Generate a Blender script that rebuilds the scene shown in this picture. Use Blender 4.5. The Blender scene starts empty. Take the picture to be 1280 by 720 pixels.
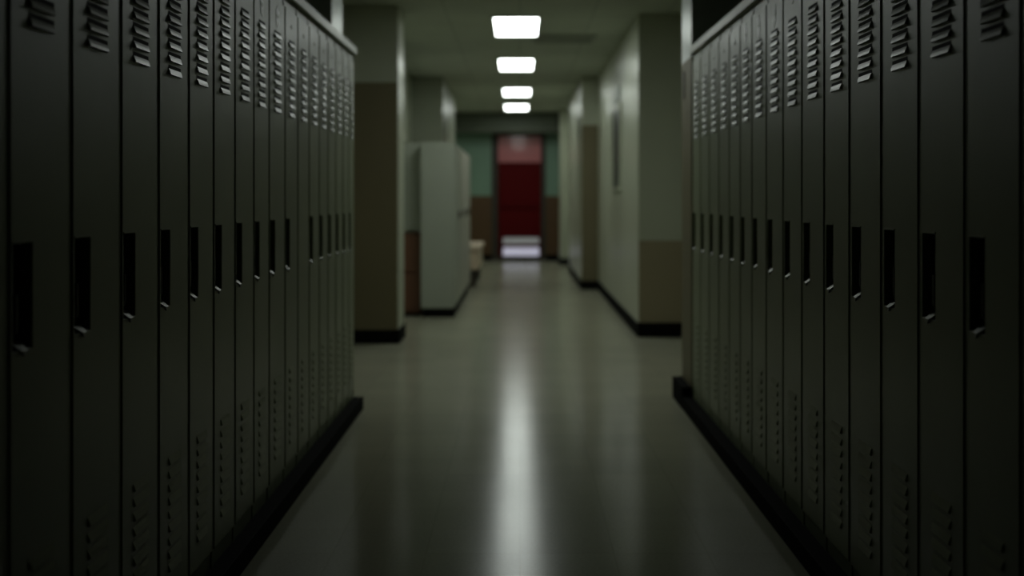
import bpy, bmesh, math, random
from mathutils import Vector
random.seed(7)
PI = math.pi
C = bpy.context.scene.collection
S = bpy.context.scene

# ------------------------------------------------------------------ camera, world, light levels
EYE = 1.157
F_PX = 1640.0
cam_d = bpy.data.cameras.new('camera')
cam = bpy.data.objects.new('camera', cam_d); C.objects.link(cam)
cam.location = (0, 0, EYE); cam.rotation_euler = (PI/2, 0, 0)
cam_d.sensor_width = 36; cam_d.lens = 36*F_PX/1280
cam_d.shift_x = -10/1280; cam_d.shift_y = -113/1280
cam_d.clip_start = .05
cam_d.dof.use_dof = True; cam_d.dof.focus_distance = 3.5; cam_d.dof.aperture_fstop = 2.0
S.camera = cam
S.view_settings.view_transform = 'Standard'
S.view_settings.look = 'None'
S.view_settings.exposure = 0.0
S.view_settings.gamma = 1
S.view_settings.use_curve_mapping = False
w = bpy.data.worlds.new('world'); S.world = w; w.use_nodes = True
w.node_tree.nodes['Background'].inputs[0].default_value = (.8, 1, .85, 1)
w.node_tree.nodes['Background'].inputs[1].default_value = .0
LAMP = 9.0            # emission of the ceiling light diffusers
H = 1.53              # ceiling above the eye
CEIL = EYE + H

# ------------------------------------------------------------------ materials
def mat(name, col, rough=.5, metal=0, var=.12, scale=6, spec=.5, rvar=.0, bump=0, bscale=60, scratch=0, rnd=0,
        emit=None, estr=0, coat=0):
    m = bpy.data.materials.new(name); m.use_nodes = True
    nt = m.node_tree; N = nt.nodes; L = nt.links
    b = N['Principled BSDF']
    b.inputs['Roughness'].default_value = rough
    b.inputs['Metallic'].default_value = metal
    b.inputs['Specular IOR Level'].default_value = spec
    if coat: b.inputs['Coat Weight'].default_value = coat
    tc = N.new('ShaderNodeTexCoord')
    geo = N.new('ShaderNodeNewGeometry')
    no = N.new('ShaderNodeTexNoise'); no.inputs['Scale'].default_value = scale; no.inputs['Detail'].default_value = 5
    L.new(geo.outputs['Position'], no.inputs['Vector'])
    mx = N.new('ShaderNodeMix'); mx.data_type = 'RGBA'
    mx.inputs[6].default_value = (*[c*(1-var) for c in col], 1)
    mx.inputs[7].default_value = (*[min(1, c*(1+var)) for c in col], 1)
    L.new(no.outputs['Fac'], mx.inputs[0])
    out = mx.outputs[2]
    if rnd:
        oi = N.new('ShaderNodeObjectInfo')
        hs = N.new('ShaderNodeHueSaturation')
        mr = N.new('ShaderNodeMapRange'); mr.inputs[3].default_value = 1-rnd; mr.inputs[4].default_value = 1+rnd
        L.new(oi.outputs['Random'], mr.inputs[0]); L.new(mr.outputs[0], hs.inputs['Value'])
        L.new(out, hs.inputs['Color']); out = hs.outputs[0]
    if scratch:
        n2 = N.new('ShaderNodeTexNoise'); n2.inputs['Scale'].default_value = 9; n2.inputs['Detail'].default_value = 9
        n2.inputs['Roughness'].default_value = .7
        mp = N.new('ShaderNodeMapping'); mp.inputs['Scale'].default_value = (3, 3, .8)
        L.new(geo.outputs['Position'], mp.inputs[0]); L.new(mp.outputs[0], n2.inputs['Vector'])
        cr = N.new('ShaderNodeValToRGB'); cr.color_ramp.elements[0].position = .66; cr.color_ramp.elements[1].position = .72
        L.new(n2.outputs['Fac'], cr.inputs[0])
        mm = N.new('ShaderNodeMath'); mm.operation = 'MULTIPLY'; mm.inputs[1].default_value = scratch
        L.new(cr.outputs[0], mm.inputs[0])
        m2 = N.new('ShaderNodeMix'); m2.data_type = 'RGBA'
        L.new(mm.outputs[0], m2.inputs[0]); L.new(out, m2.inputs[6]); m2.inputs[7].default_value = (.34, .36, .33, 1)
        out = m2.outputs[2]
    L.new(out, b.inputs['Base Color'])
    if rvar:
        n3 = N.new('ShaderNodeTexNoise'); n3.inputs['Scale'].default_value = 3; n3.inputs['Detail'].default_value = 6
        L.new(geo.outputs['Position'], n3.inputs['Vector'])
        mr = N.new('ShaderNodeMapRange'); mr.inputs[3].default_value = rough-rvar; mr.inputs[4].default_value = rough+rvar
        L.new(n3.outputs['Fac'], mr.inputs[0]); L.new(mr.outputs[0], b.inputs['Roughness'])
    if bump:
        n4 = N.new('ShaderNodeTexNoise'); n4.inputs['Scale'].default_value = bscale; n4.inputs['Detail'].default_value = 4
        L.new(geo.outputs['Position'], n4.inputs['Vector'])
        bp = N.new('ShaderNodeBump'); bp.inputs['Strength'].default_value = bump; bp.inputs['Distance'].default_value = .01
        L.new(n4.outputs['Fac'], bp.inputs['Height']); L.new(bp.outputs[0], b.inputs['Normal'])
    if emit:
        b.inputs['Emission Color'].default_value = (*emit, 1); b.inputs['Emission Strength'].default_value = estr
    return m

def tile_mat(name, col, joint, sx, sy, rough, jw, coat=0, var=.1, rvar=0, spec=.5):
    """square tiles laid in world x/y with thin joints"""
    m = mat(name, col, rough, var=var, scale=2.2, rvar=rvar, coat=coat, spec=spec)
    nt = m.node_tree; N = nt.nodes; L = nt.links; b = N['Principled BSDF']
    src = b.inputs['Base Color'].links[0].from_socket
    geo = N.new('ShaderNodeNewGeometry')
    br = N.new('ShaderNodeTexBrick'); br.offset = 0; br.squash = 1
    br.inputs['Scale'].default_value = 1; br.inputs['Brick Width'].default_value = sx; br.inputs['Row Height'].default_value = sy
    br.inputs['Mortar Size'].default_value = jw; br.inputs['Mortar Smooth'].default_value = .1
    br.inputs['Color1'].default_value = (.96, .96, .96, 1); br.inputs['Color2'].default_value = (1.03, 1.03, 1.02, 1)
    br.inputs['Mortar'].default_value = (*joint, 1)
    L.new(geo.outputs['Position'], br.inputs['Vector'])
    mu = N.new('ShaderNodeMix'); mu.data_type = 'RGBA'; mu.blend_type = 'MULTIPLY'; mu.inputs[0].default_value = 1
    L.new(src, mu.inputs[6]); L.new(br.outputs['Color'], mu.inputs[7]); L.new(mu.outputs[2], b.inputs['Base Color'])
    # fine chips
    vo = N.new('ShaderNodeTexNoise'); vo.inputs['Scale'].default_value = 90; vo.inputs['Detail'].default_value = 2
    L.new(geo.outputs['Position'], vo.inputs['Vector'])
    mr = N.new('ShaderNodeMapRange'); mr.inputs[3].default_value = .82; mr.inputs[4].default_value = 1.18
    L.new(vo.outputs['Fac'], mr.inputs[0])
    m3 = N.new('ShaderNodeMix'); m3.data_type = 'RGBA'; m3.blend_type = 'MULTIPLY'; m3.inputs[0].default_value = 1
    L.new(mu.outputs[2], m3.inputs[6]); L.new(mr.outputs[0], m3.inputs[7]); L.new(m3.outputs[2], b.inputs['Base Color'])
    return m

M = dict(
    floor=tile_mat('floor_tiles', (.335, .335, .25), (.90, .90, .88), .305, .305, .175, .003, rvar=.02, spec=.09),
    ceil=tile_mat('ceiling_tiles', (.45, .49, .41), (.8, .8, .8), .61, .61, .75, .010),
    wall_green=mat('green_grey_wall_paint', (.43, .455, .35), .30, var=.06, scale=2, bump=.15, bscale=25),
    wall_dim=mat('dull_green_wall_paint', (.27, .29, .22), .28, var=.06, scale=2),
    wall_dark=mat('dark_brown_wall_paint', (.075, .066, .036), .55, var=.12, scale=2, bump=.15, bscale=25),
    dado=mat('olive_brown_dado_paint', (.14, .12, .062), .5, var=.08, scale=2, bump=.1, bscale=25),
    dado_light=mat('tan_dado_paint', (.27, .23, .14), .5, var=.08, scale=2),
    teal=mat('pale_teal_wall_paint', (.21, .34, .25), .45, var=.05, scale=2),
    orange_dado=mat('brown_end_wall_dado', (.10, .05, .014), .5, var=.08, scale=2),
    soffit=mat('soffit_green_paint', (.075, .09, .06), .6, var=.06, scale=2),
    black=mat('black_rubber_base', (.006, .006, .005), .8, var=.2, scale=8, spec=.03),
    locker=mat('olive_locker_enamel', (.182, .215, .122), .35, var=.10, scale=4, spec=.5, rvar=.05, bump=.04, bscale=9, scratch=.28, rnd=.09),
    locker_frame=mat('olive_locker_frame_enamel', (.174, .206, .118), .37, var=.10, scale=4, spec=.5, scratch=.2),
    trim=mat('worn_locker_trim', (.36, .385, .32), .36, var=.2, scale=9, scratch=.5),
    hole=mat('black_handle_cup', (.004, .004, .004), .5, var=.1),
    slot_shade=mat('painted_louver_shade', (.006, .006, .005), .8, var=.1),  # near-black colour stands in for shade inside the louver openings
    steel=mat('worn_steel', (.20, .205, .19), .42, metal=1, var=.15, scale=30),
    sticker=mat('old_sticker_paper', (.78, .82, .78), .35, var=.25, scale=60),
    jamb=mat('grey_metal_jamb_paint', (.42, .47, .44), .30, var=.1, scale=5),
    cream=mat('pale_grey_green_cabinet_enamel', (.335, .36, .30), .42, var=.05, scale=3),
    cream2=mat('pale_warm_cabinet_enamel', (.38, .375, .32), .42, var=.05, scale=3),
    brown=mat('brown_wood_panel', (.17, .075, .04), .5, var=.2, scale=5),
    tan=mat('tan_bench_wood', (.62, .50, .36), .45, var=.12, scale=7),
    red=mat('red_door_paint', (.10, .001, .002), .6, var=.06, scale=3, spec=.12),
    transom=mat('red_transom_glass', (.62, .19, .20), .20, var=.05, scale=3, coat=.3),
    frame_dark=mat('dark_door_frame', (.035, .028, .018), .5, var=.1),
    glass_dark=mat('dark_window_glass', (.02, .025, .02), .35, var=.1),
    sign=mat('pale_sign_plate', (.62, .66, .62), .4, var=.05),
    lit=mat('lit_lower_glass', (.6, .6, .65), .3, emit=(.80, .78, 1.0), estr=.38),
    lit2=mat('lit_lower_glass_dim', (.5, .5, .5), .3, emit=(.80, .82, .85), estr=.10),
    lamp=mat('lamp_diffuser', (.9, .9, .9), .5, emit=(.93, 1.0, .94), estr=LAMP),
    lamp_frame=mat('white_lamp_frame', (.5, .52, .48), .4),
    vent_back=mat('dim_vent_backing', (.06, .065, .05), .7),
    vent=mat('grey_vent_metal', (.30, .33, .27), .5),
)

# ------------------------------------------------------------------ mesh helpers
def add_box(bm, x0, x1, y0, y1, z0, z1, mi=0):
    v = [bm.verts.new((x, y, z)) for x in (x0, x1) for y in (y0, y1) for z in (z0, z1)]
    for q in ((0,1,3,2), (4,6,7,5), (0,4,5,1), (2,3,7,6), (0,2,6,4), (1,5,7,3)):
        f = bm.faces.new([v[i] for i in q]); f.material_index = mi
    return v

def link(name, bm, m, parent=None, bevel=0, smooth=False, loc=None):
    bmesh.ops.recalc_face_normals(bm, faces=bm.faces)
    me = bpy.data.meshes.new(name); bm.to_mesh(me); bm.free()
    for k in (m if isinstance(m, (list, tuple)) else [m]): me.materials.append(k)
    if smooth:
        for p in me.polygons: p.use_smooth = True
    o = bpy.data.objects.new(name, me); C.objects.link(o)
    if parent: o.parent = parent
    if loc: o.location = loc
    if bevel:
        b = o.modifiers.new('bevel', 'BEVEL'); b.width = bevel; b.segments = 2; b.limit_method = 'ANGLE'
    return o

def box(name, x0, x1, y0, y1, z0, z1, m, parent=None, bevel=0):
    """box given in world numbers; if it has a parent, subtracts the parent's place"""
    bm = bmesh.new()
    p = parent.location if parent and parent.get('w0') else Vector((0, 0, 0))
    if parent is not None and parent.get('w0') is None: p = parent.location
    add_box(bm, x0-p.x, x1-p.x, y0-p.y, y1-p.y, z0-p.z, z1-p.z)
    return link(name, bm, m, parent, bevel)

def struct(o): o['kind'] = 'structure'; return o
def tag(o, label, cat, group=None):
    o['label'] = label; o['category'] = cat
    if group: o['group'] = group
    return o
def thing(name, label, cat, loc, group=None):
    o = bpy.data.objects.new(name, None); C.objects.link(o); o.location = loc
    o.empty_display_size = .1
    return tag(o, label, cat, group)

# ------------------------------------------------------------------ the room
Y0, YE = -3.0, 24.1
XL, XR = -1.38, 1.38
XRW = .985                      # right wall beyond the first pier
def sbox(name, *a, **k): return struct(box(name, *a, **k))
sbox('floor', -2.2, 2.2, Y0-.2, YE+.3, -.12, 0, M['floor'])
sbox('ceiling', -2.2, 2.2, Y0-.2, YE+.3, CEIL, CEIL+.12, M['ceil'])
# left wall: dark brown beside the lockers, green grey further on
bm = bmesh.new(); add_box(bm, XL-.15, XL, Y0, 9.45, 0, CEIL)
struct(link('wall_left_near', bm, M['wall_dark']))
sbox('wall_left_far', XL-.15, XL, 9.45, YE, 0, CEIL, M['wall_green'])
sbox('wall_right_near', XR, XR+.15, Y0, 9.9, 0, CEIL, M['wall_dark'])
sbox('wall_right_far', XR, XR+.15, 9.9, 10.9, 0, CEIL, M['wall_green'])
sbox('wall_back', -2.2, 2.2, Y0-.15, Y0, 0, CEIL, M['wall_dark'])

def pier(name, x0, x1, y0, y1):
    """a pier in pale paint with a dark board on the face towards the camera"""
    p = struct(box(name, x0, x1, y0, y1, 0, CEIL, M['wall_green']))
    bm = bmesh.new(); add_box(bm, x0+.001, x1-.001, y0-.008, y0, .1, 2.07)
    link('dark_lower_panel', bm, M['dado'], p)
    return p
def base(name, x0, x1, y0, y1, h=.11):
    return sbox(name, x0, x1, y0, y1, 0, h, M['black'])

# left piers
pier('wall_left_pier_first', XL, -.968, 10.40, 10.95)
base('baseboard_left_first', XL, -.955, 10.385, 10.965)
sbox('wall_left_pier_second', XL, -.975, 16.6, 19.6, 0, CEIL, M['wall_dim'])
base('baseboard_left_second', XL, -.962, 16.585, 19.615)
# right: first pier turns into the long wall
bm = bmesh.new()
add_box(bm, XRW, XR+.15, 10.90, YE, 0, CEIL, 0)
struct(link('wall_right_long', bm, M['wall_green']))
sbox('wall_right_dado', XRW+.002, XR, 10.885, 10.90, .11, .80, M['dado_light'])
base('baseboard_right_first', XRW-.013, XR, 10.87, 10.90, .12)
base('baseboard_right_long', XRW-.013, XRW, 10.90, 16.5, .11)
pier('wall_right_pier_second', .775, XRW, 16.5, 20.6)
base('baseboard_right_second', .762, XRW, 16.48, 20.6)
sbox('wall_right_pier_third', .70, XRW, 22.6, 23.5, 0, CEIL, M['wall_green'])
base('baseboard_right_third', .687, XRW, 22.585, 23.5)

# end wall, soffit, red door
bm = bmesh.new()
for (a, b) in ((XL, -.50), (.46, XRW)):
    add_box(bm, a, b, YE, YE+.15, 0, 1.19, 1); add_box(bm, a, b, YE, YE+.15, 1.19, CEIL, 0)
add_box(bm, -.50, .46, YE, YE+.15, 2.36, CEIL, 0)
struct(link('wall_end', bm, [M['teal'], M['orange_dado']]))
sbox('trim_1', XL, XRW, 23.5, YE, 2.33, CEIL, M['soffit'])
base('baseboard_end_left', XL, -.50, YE-.015, YE); base('baseboard_end_right', .46, XRW, YE-.015, YE)
fr = bmesh.new()
add_box(fr, -.52, -.41, YE-.04, YE+.12, 0, 2.36); add_box(fr, .39, .47, YE-.04, YE+.12, 0, 2.36); add_box(fr, -.41, .39, YE-.04, YE+.12, 2.29, 2.36)
door = bpy.data.objects.new('door_1', None); C.objects.link(door); door.location = (0, YE, 0); struct(door)
o = link('door_frame', fr, M['frame_dark']); o.parent = door; o.location = (0, -YE, 0)
def dpart(name, x0, x1, y0, y1, z0, z1, m, bevel=0, parent=door):
    bm = bmesh.new(); add_box(bm, x0, x1, y0, y1, z0, z1)
    return link(name, bm, m, parent, bevel)
dpart('transom_panel', -.40, .385, .02, .05, 1.80, 2.285, M['transom'])
leaf = dpart('door_leaf', -.40, .385, .02, .07, .425, 1.78, M['red'], .003)
dpart('transom_bar', -.41, .39, .0, .06, 1.775, 1.805, M['red'])
dpart('push_bar', -.33, .32, -.03, -.005, .98, 1.03, M['red'], .006)
dpart('lower_rail', -.40, .385, .02, .07, .0, .085, M['frame_dark'])
dpart('middle_rail', -.40, .385, .02, .07, .24, .305, M['red'])
dpart('lower_glass', -.31, .35, .03, .05, .085, .24, M['lit'])
dpart('upper_lower_glass', -.31, .35, .03, .05, .305, .425, M['lit2'])
dpart('side_stile', -.40, -.31, .02, .07, .085, .425, M['red'])
dpart('side_stile', .35, .385, .02, .07, .085, .425, M['red'])

# wall ends closing the locker recesses, just past the last lockers
for side, x0, n in ((-1, -1.03, 'trim_2'), (1, .938, 'trim_3')):
    bm = bmesh.new()
    add_box(bm, *((XL, x0) if side < 0 else (x0, XR)), 7.18, 7.60, 0, 1.93, 1)
    add_box(bm, *((XL, x0) if side < 0 else (x0, XR)), 7.18, 7.60, 1.93, CEIL, 0)
    j = struct(link(n, bm, [M['jamb'], M['dado']]))
    bm = bmesh.new()
    if side > 0:
        add_box(bm, x0-.004, x0, 7.46, 7.53, 1.72, 1.88)
        link('latch_plate', bm, M['frame_dark'], j)
base('baseboard_left_near', XL, -1.015, 7.175, 7.615); base('baseboard_right_near', .885, XR, 7.175, 7.62, .12)

# window and sign plate in the long right wall
wn = bpy.data.objects.new('window_1', None); C.objects.link(wn); wn.location = (XRW, 13.2, 1.22); struct(wn)
bm = bmesh.new()
for a in ((-.022, .0, -.52, -.46, 0, .86), (-.022, .0, .46, .52, 0, .86), (-.022, .0, -.46, .46, 0, .05), (-.022, .0, -.46, .46, .81, .86)): add_box(bm, *a)
link('window_frame', bm, M['wall_green'], wn)
bm = bmesh.new(); add_box(bm, -.008, -.001, -.46, .46, .05, .81); link('window_pane', bm, M['glass_dark'], wn)
bm = bmesh.new(); add_box(bm, XRW-.02, XRW, 12.85, 13.55, 2.12, 2.27)
tag(link('sign_plate', bm, M['sign'], bevel=.004), 'small pale blank sign plate above the dark window on the right wall', 'sign')

# ------------------------------------------------------------------ lockers
LW, LZ0, LH = .305, .07, 1.86      # nominal width, underside, height of the steel box
def cup_ys(): return -.128, -.040
def make_locker(handle=True):
    t = thing('locker', 'olive metal locker', 'locker', (0, 0, LZ0))
    hw = LW/2
    bm = bmesh.new()                                    # carcass: back box and front frame
    add_box(bm, -.42, -.030, -hw, hw, 0, LH)
    s = .011
    add_box(bm, -.030, .001, -hw+.0004, -hw+s, 0, LH); add_box(bm, -.030, .001, hw-s, hw-.0004, 0, LH)
    add_box(bm, -.030, -.002, -hw+s, hw-s, 0, .045); add_box(bm, -.030, -.002, -hw+s, hw-s, LH-.035, LH)
    link('body', bm, M['locker_frame'], t)
    # door with a hole for the handle and louvers top and bottom
    bm = bmesh.new()
    y0, y1, z0, z1 = -hw+s+.0035, hw-s-.0015, .0485, LH-.0385
    ya, yb = cup_ys(); za, zb = .81, 1.005
    if not handle: ya, yb, za, zb = -.02, .02, .9, .95
    xf = .004; xb = -.018
    ys = [y0, ya, yb, y1]; zs = [z0, za, zb, z1]
    g = [[bm.verts.new((xf, y, z)) for z in zs] for y in ys]
    gb = [[bm.verts.new((xb, y, z)) for z in zs] for y in ys]
    for i in range(3):
        for j in range(3):
            if i == 1 and j == 1:
                if not handle:
                    bm.faces.new((g[1][1], g[2][1], g[2][2], g[1][2]))
                continue
            bm.faces.new((g[i][j], g[i+1][j], g[i+1][j+1], g[i][j+1]))
    for i in range(3):
        bm.faces.new((g[i][0], gb[i][0], gb[i+1][0], g[i+1][0])); bm.faces.new((g[i][3], g[i+1][3], gb[i+1][3], gb[i][3]))
        bm.faces.new((g[0][i], g[0][i+1], gb[0][i+1], gb[0][i])); bm.faces.new((g[3][i], gb[3][i], gb[3][i+1], g[3][i+1]))
    if handle:
        for a, b in (((1,1),(2,1)), ((2,1),(2,2)), ((2,2),(1,2)), ((1,2),(1,1))):
            bm.faces.new((g[a[0]][a[1]], g[b[0]][b[1]], gb[b[0]][b[1]], gb[a[0]][a[1]]))
    for v in [v for c in gb for v in c]:
        if not v.link_faces: bm.verts.remove(v)
    door = link('door', bm, M['locker'], t)
    bv = door.modifiers.new('bevel', 'BEVEL'); bv.width = .0022; bv.segments = 2; bv.limit_method = 'ANGLE'
    # louvers: a painted-on dark slot and the pressed lip below it
    def louvers(ztop, n, nm, open_top=True):
        bm = bmesh.new()
        for k in range(n):
            z = ztop - k*.0345
            a, b = -.058, .066
            prof = [(.0095, .0012, .001), (.017, .0042, .003), (.025, .0066, .006)]
            if not open_top: prof = [(.005, 0, 0), (.014, .0030, .003), (.025, .0052, .007)]     # drop, stand-off, end taper
            rows = [[bm.verts.new((xf+pr, a+tp, z-dz)), bm.verts.new((xf+pr, b-tp, z-dz))] for dz, pr, tp in prof]
            hgt = .026
            e = [bm.verts.new((xf, a+.003, z-hgt)), bm.verts.new((xf, b-.003, z-hgt))]
            for u in (0, 1): bm.faces.new((rows[u][0], rows[u][1], rows[u+1][1], rows[u+1][0]))
            for u in (0, 1): bm.faces.new((rows[0][u], rows[1][u], rows[2][u], e[u]))
            bm.faces.new((rows[2][0], rows[2][1], e[1], e[0]))
            # slot drawn as a dark strip on the door, opening's shade in its colour
            if open_top: sl = ((a, z), (b, z), (b, z-.0105), (a, z-.0105))
            else: sl = ((a+.004, z-hgt), (b-.004, z-hgt), (b-.004, z-hgt-.002), (a+.004, z-hgt-.002))
            s = [bm.verts.new((xf+.0006, yy, zz)) for yy, zz in sl]
            f = bm.faces.new(s); f.material_index = 1
        return link(nm, bm, [M['locker'], M['slot_shade']], door)
    louvers(LH-.155, 9, 'louvers')
    louvers(.425, 9, 'louvers', False)
    if handle:
        bm = bmesh.new()                               # recessed cup, open to the front
        add_box(bm, -.0285, -.018, ya+.001, yb-.001, za+.001, zb-.001)
        link('handle_cup', bm, M['hole'], door)
        bm = bmesh.new()                               # rim of the cup and pointed catch at its foot
        r = .0035
        for q in ((ya-r, yb+r, zb, zb+r), ):
            add_box(bm, xf-.002, xf+.0022, q[0], q[1], q[2], q[3])
        link('handle_rim', bm, M['locker'], door)
        bm = bmesh.new()
        yc = (ya+yb)/2
        p = [(-.012, yc-.022, za+.016), (-.012, yc+.022, za+.016), (xf+.005, yc+.012, za-.001), (xf+.005, yc-.012, za-.001),
             (-.012, yc-.022, za+.002), (-.012, yc+.022, za+.002), (xf+.003, yc, za-.012), (xf+.003, yc, za-.012)]
        v = [bm.verts.new(q) for q in p[:7]]
        bm.faces.new((v[0], v[1], v[2], v[3])); bm.faces.new((v[3], v[2], v[6])); bm.faces.new((v[0], v[3], v[4]))
        bm.faces.new((v[1], v[5], v[2])); bm.faces.new((v[4], v[3], v[6])); bm.faces.new((v[2], v[5], v[6])); bm.faces.new((v[4], v[6], v[5]))
        link('latch', bm, M['steel'], door)
        bm = bmesh.new()                               # lift tab inside the cup
        add_box(bm, -.017, -.006, yc-.006, yc+.006, za+.03, za+.10)
        link('lift_tab', bm, M['hole'], door)
    # number plate
    bm = bmesh.new()
    n = 16; yc, zc = .004, LH-.098
    r0 = [bm.verts.new((xf+.0003, yc+.020*math.cos(2*PI*k/n), zc+.0095*math.sin(2*PI*k/n))) for k in range(n)]
    r1 = [bm.verts.new((xf+.002, yc+.018*math.cos(2*PI*k/n), zc+.008*math.sin(2*PI*k/n))) for k in range(n)]
    bm.faces.new(r1)
    for k in range(n): bm.faces.new((r0[k], r0[(k+1) % n], r1[(k+1) % n], r1[k]))
    link('number_plate', bm, M['locker_frame'], door)
    return t, door

def copy_tree(o, parent=None):
    c = o.copy(); C.objects.link(c)
    if parent: c.parent = parent
    for ch in list(o.children): copy_tree(ch, c)
    return c

protoA, _ = make_locker(True)
protoB, _ = make_locker(False)
XLF, XRF = -.907, .941
left_b = [7.14, 6.92, 6.68, 6.43, 6.17, 5.90, 5.62, 5.33, 5.04, 4.72, 4.45, 4.155, 3.865, 3.575, 3.275, 2.965, 2.635, 2.31, 1.99]
right_h = [7.08, 6.76, 6.44, 6.13, 5.82, 5.53, 5.25, 4.94, 4.62, 4.31, 3.99, 3.68, 3.35, 3.03, 2.71, 2.40]
right_b = [h+.05 for h in right_h] + [2.14]
ords = ['nearest', 'second', 'third', 'fourth', 'fifth', 'sixth', 'seventh', 'eighth', 'ninth', 'tenth', 'eleventh', 'twelfth',
        'thirteenth', 'fourteenth', 'fifteenth', 'sixteenth', 'seventeenth', 'eighteenth', 'nineteenth']
used = {'A': False, 'B': False}
def residue(door, y0, z0, wy, hz, seed):
    """an old torn sticker: ragged thin paper on the door"""
    r = random.Random(seed); bm = bmesh.new(); n = 14; vs = []
    for k in range(n):
        a = 2*PI*k/n; q = r.uniform(.65, 1.05)
        vs.append((y0+wy*q*math.cos(a), z0+hz*q*math.sin(a)))
    f = [bm.verts.new((.0052, y, z)) for y, z in vs]; b = [bm.verts.new((.0041, y, z)) for y, z in vs]
    bm.faces.new(f)
    for k in range(n): bm.faces.new((f[k], b[k], b[(k+1) % n], f[(k+1) % n]))
    o = link('torn_sticker', bm, M['sticker'], door); o['label'] = 'pale torn sticker'
def place(b0, b1, X, rz, side, idx, last, kind='A', stickers=(), extra=None):
    proto = protoA if kind == 'A' else protoB
    if not used[kind]: o = proto; used[kind] = True
    else: o = copy_tree(proto)
    o.location = (X, (b0+b1)/2, LZ0); o.rotation_euler = (0, 0, rz); o.scale = (1, abs(b0-b1)/LW, 1)
    pos = 'farthest' if idx == last else ords[idx] + ('' if idx == 0 else ' from the near end')
    lab = f'olive metal locker with louvered door, {pos} in the {side} row' if kind == 'A' else \
          f'olive metal locker without a black handle cup, {pos}, left row'
    if extra: lab = f'olive metal locker {extra}, {pos} in the {side} row'
    o['label'] = lab; o['group'] = f'lockers in the {side} row'; o['category'] = 'locker'
    d = [c for c in o.children if c.name.startswith('door')][0]
    return o, d
stick = []
nl = len(left_b)-1
for i in range(nl):
    k = nl-1-i                                   # index from the near end
    kind = 'B' if abs(left_b[i]-5.62) < .01 else 'A'
    ex = 'with torn sticker' if i in (6+2, 9) else None
    o, d = place(left_b[i], left_b[i+1], XLF, 0, 'left', k, nl-1, kind, extra=ex)
    if ex: stick.append((d, 0.0, LH-.10, .035, .05, i))
nr = len(right_b)-1
for i in range(nr):
    k = nr-1-i
    ex = 'with torn sticker' if i in (5, 6, 7) else None
    o, d = place(right_b[i], right_b[i+1], XRF, PI, 'right', k, nr-1, 'A', extra=ex)
    if ex: stick.append((d, 0.0, LH-.10, .030, .05, 20+i))
for s in stick: residue(*s)

# long pieces that run past all the lockers
def rail(name, X, sgn, y0, y1, label):
    bm = bmesh.new()
    z = LZ0+LH
    # folded capping: top flange and a lip turned down over the front
    pts = [(-.40, z+.001), (.014, z+.001), (.018, z+.006), (.018, z+.042), (.012, z+.048), (-.40, z+.048)]
    a = [bm.verts.new((X+sgn*x, y0, zz)) for x, zz in pts]; b = [bm.verts.new((X+sgn*x, y1, zz)) for x, zz in pts]
    bm.faces.new(a); bm.faces.new(b)
    n = len(pts)
    for k in range(n): bm.faces.new((a[k], a[(k+1) % n], b[(k+1) % n], b[k]))
    return tag(link(name, bm, M['trim']), label, 'locker trim')
rail('locker_capping', XLF, 1, 1.99, 7.15, 'worn grey metal capping along the top of the left locker row')
rail('locker_capping', XRF, -1, 2.14, 7.14, 'worn grey metal capping along the top of the right locker row')
bm = bmesh.new(); add_box(bm, XLF-.42, XLF+.052, 1.9, 7.17, 0, LZ0)
tag(link('locker_plinth', bm, M['black'], bevel=.004), 'long black plinth under the left locker row', 'plinth')
bm = bmesh.new(); add_box(bm, XRF-.055, XRF+.42, 1.9, 7.17, 0, LZ0)
tag(link('locker_plinth', bm, M['black'], bevel=.004), 'long black plinth under the right locker row', 'plinth')

# ------------------------------------------------------------------ cream cabinets along the left, beyond the first pier
def cabinet(y0, y1, m, label, hz):
    x0, x1, top = -.957, -.622, 1.69
    t = thing('tall_cabinet', label, 'cabinet', (-.79, (y0+y1)/2, 0), 'tall pale cabinets on the left')
    box('body', x0, x1-.02, y0, y1, .09, top, m, t, .004)
    box('toe_base', x0+.02, x1-.015, y0+.01, y1-.01, 0, .09, M['black'], t)
    ym = (y0+y1)/2
    for a, b, h in ((y0+.01, ym-.004, ym-.06), (ym+.004, y1-.01, ym+.06)):
        d = box('door', x1-.02, x1, a, b, .11, top-.02, m, None, .003)
        p = t.location; 
        for v in d.data.vertices: v.co -= p
        d.parent = t
        hd = box('handle', x1, x1+.02, h-.015, h+.015, .95, 1.03, M['frame_dark'], None, .004)
        for v in hd.data.vertices: v.co -= p
        hd.parent = d
    return t
cabinet(12.65, 13.85, M['cream'], 'tall pale grey cabinet nearest the corridor lights, end panel facing the camera', .99)
cabinet(13.86, 15.1, M['cream2'], 'tall pale cabinet in the middle of the row along the left wall', .99)
cabinet(15.11, 16.4, M['cream2'], 'tall pale cabinet at the far end of the left row, next to the bench', .99)
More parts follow.
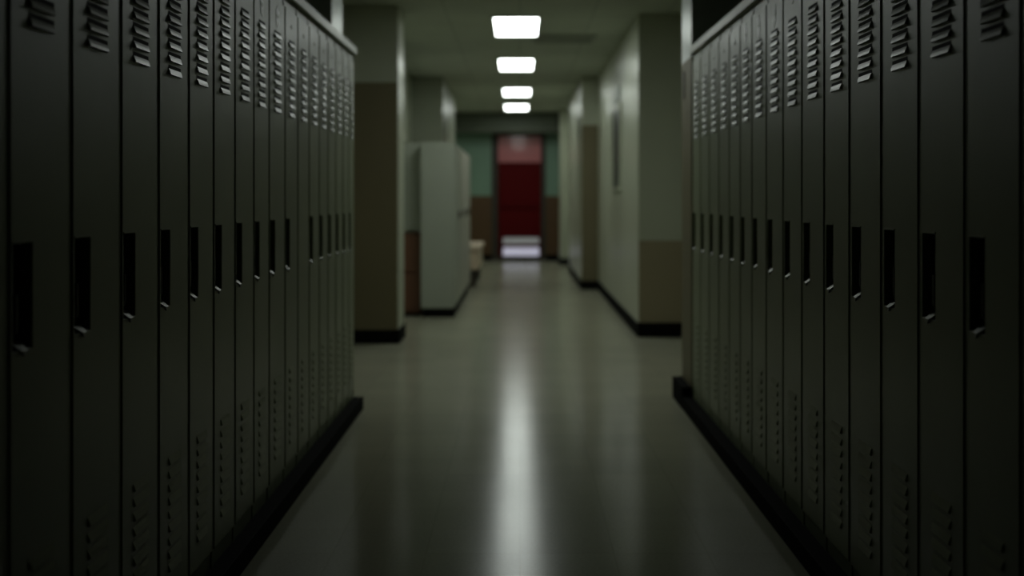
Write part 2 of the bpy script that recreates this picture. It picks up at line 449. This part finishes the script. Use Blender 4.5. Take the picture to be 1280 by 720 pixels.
# wall cabinet over a brown wooden chest, left of the first tall cabinet
t = thing('wall_cabinet', 'pale grey wall cabinet hung above the brown wooden chest', 'cabinet', (-1.15, 12.95, .83))
box('body', XL, -.962, 12.82, 13.25, .83, 1.69, M['cream'], t, .004)
box('door', XL+.01, -.967, 12.80, 12.82, .84, 1.68, M['cream'], t, .003)
t = thing('wooden_chest', 'brown wooden chest with two stacked fronts below the pale wall cabinet', 'chest', (-1.15, 12.95, 0))
box('body', XL, -.965, 12.82, 13.25, .03, .81, M['brown'], t, .004)
box('drawer_front', XL+.02, -.98, 12.805, 12.82, .43, .79, M['brown'], t, .004)
box('drawer_front', XL+.02, -.98, 12.805, 12.82, .06, .41, M['brown'], t, .004)
box('plinth', XL, -.98, 12.84, 13.2, 0, .03, M['black'], t)

# bench
t = thing('bench', 'tan wooden bench with dark legs past the pale cabinets on the left', 'bench', (-.70, 18.0, 0))
box('seat', -.93, -.52, 17.0, 19.0, .46, .52, M['tan'], t, .008)
box('apron', -.90, -.545, 17.03, 18.97, .22, .46, M['tan'], t, .004)
for x in (-.87, -.60):
    for y in (17.1, 18.85):
        box('leg', x-.03, x+.03, y-.03, y+.03, 0, .22, M['frame_dark'], t)
box('stretcher', -.86, -.61, 17.09, 18.87, .10, .15, M['frame_dark'], t)

# ------------------------------------------------------------------ ceiling lights and vent
names = ['overhead, above the top edge of the view', 'nearest of the four in view', 'second of the four in view', 'third of the four in view', 'farthest of the four in view']
for i, (x, y) in enumerate(((-.033, 8.35), (-.033, 11.68), (-.042, 15.0), (-.045, 18.9), (-.06, 22.1))):
    t = thing('ceiling_light', f'lit rectangular ceiling light, {names[i]}', 'ceiling light', (x, y, CEIL), 'lit ceiling lights')
    W, D = .19, .625
    bm = bmesh.new(); f = .022
    for a in ((-W-f, -W, -D-f, D+f), (W, W+f, -D-f, D+f), (-W, W, -D-f, -D), (-W, W, D, D+f)): add_box(bm, *a, -.018, 0)
    link('frame', bm, M['lamp_frame'], t)
    bm = bmesh.new(); add_box(bm, -W, W, -D, D, -.014, -.002); link('diffuser', bm, M['lamp'], t)
t = thing('ceiling_vent', 'dark slatted ceiling vent to the right of the nearest lit ceiling light', 'vent', (.42, 12.6, CEIL))
bm = bmesh.new()
for a in ((-.30, -.27, -.3, .3), (.27, .30, -.3, .3), (-.27, .27, -.3, -.27), (-.27, .27, .27, .3)): add_box(bm, *a, -.015, 0)
link('frame', bm, M['vent'], t)
bm = bmesh.new()
for k in range(9): add_box(bm, -.27, .27, -.25+k*.06, -.22+k*.06, -.012, -.002)
link('slats', bm, M['vent'], t)
bm = bmesh.new(); add_box(bm, -.27, .27, -.27, .27, -.0015, 0); link('backing', bm, M['vent_back'], t)
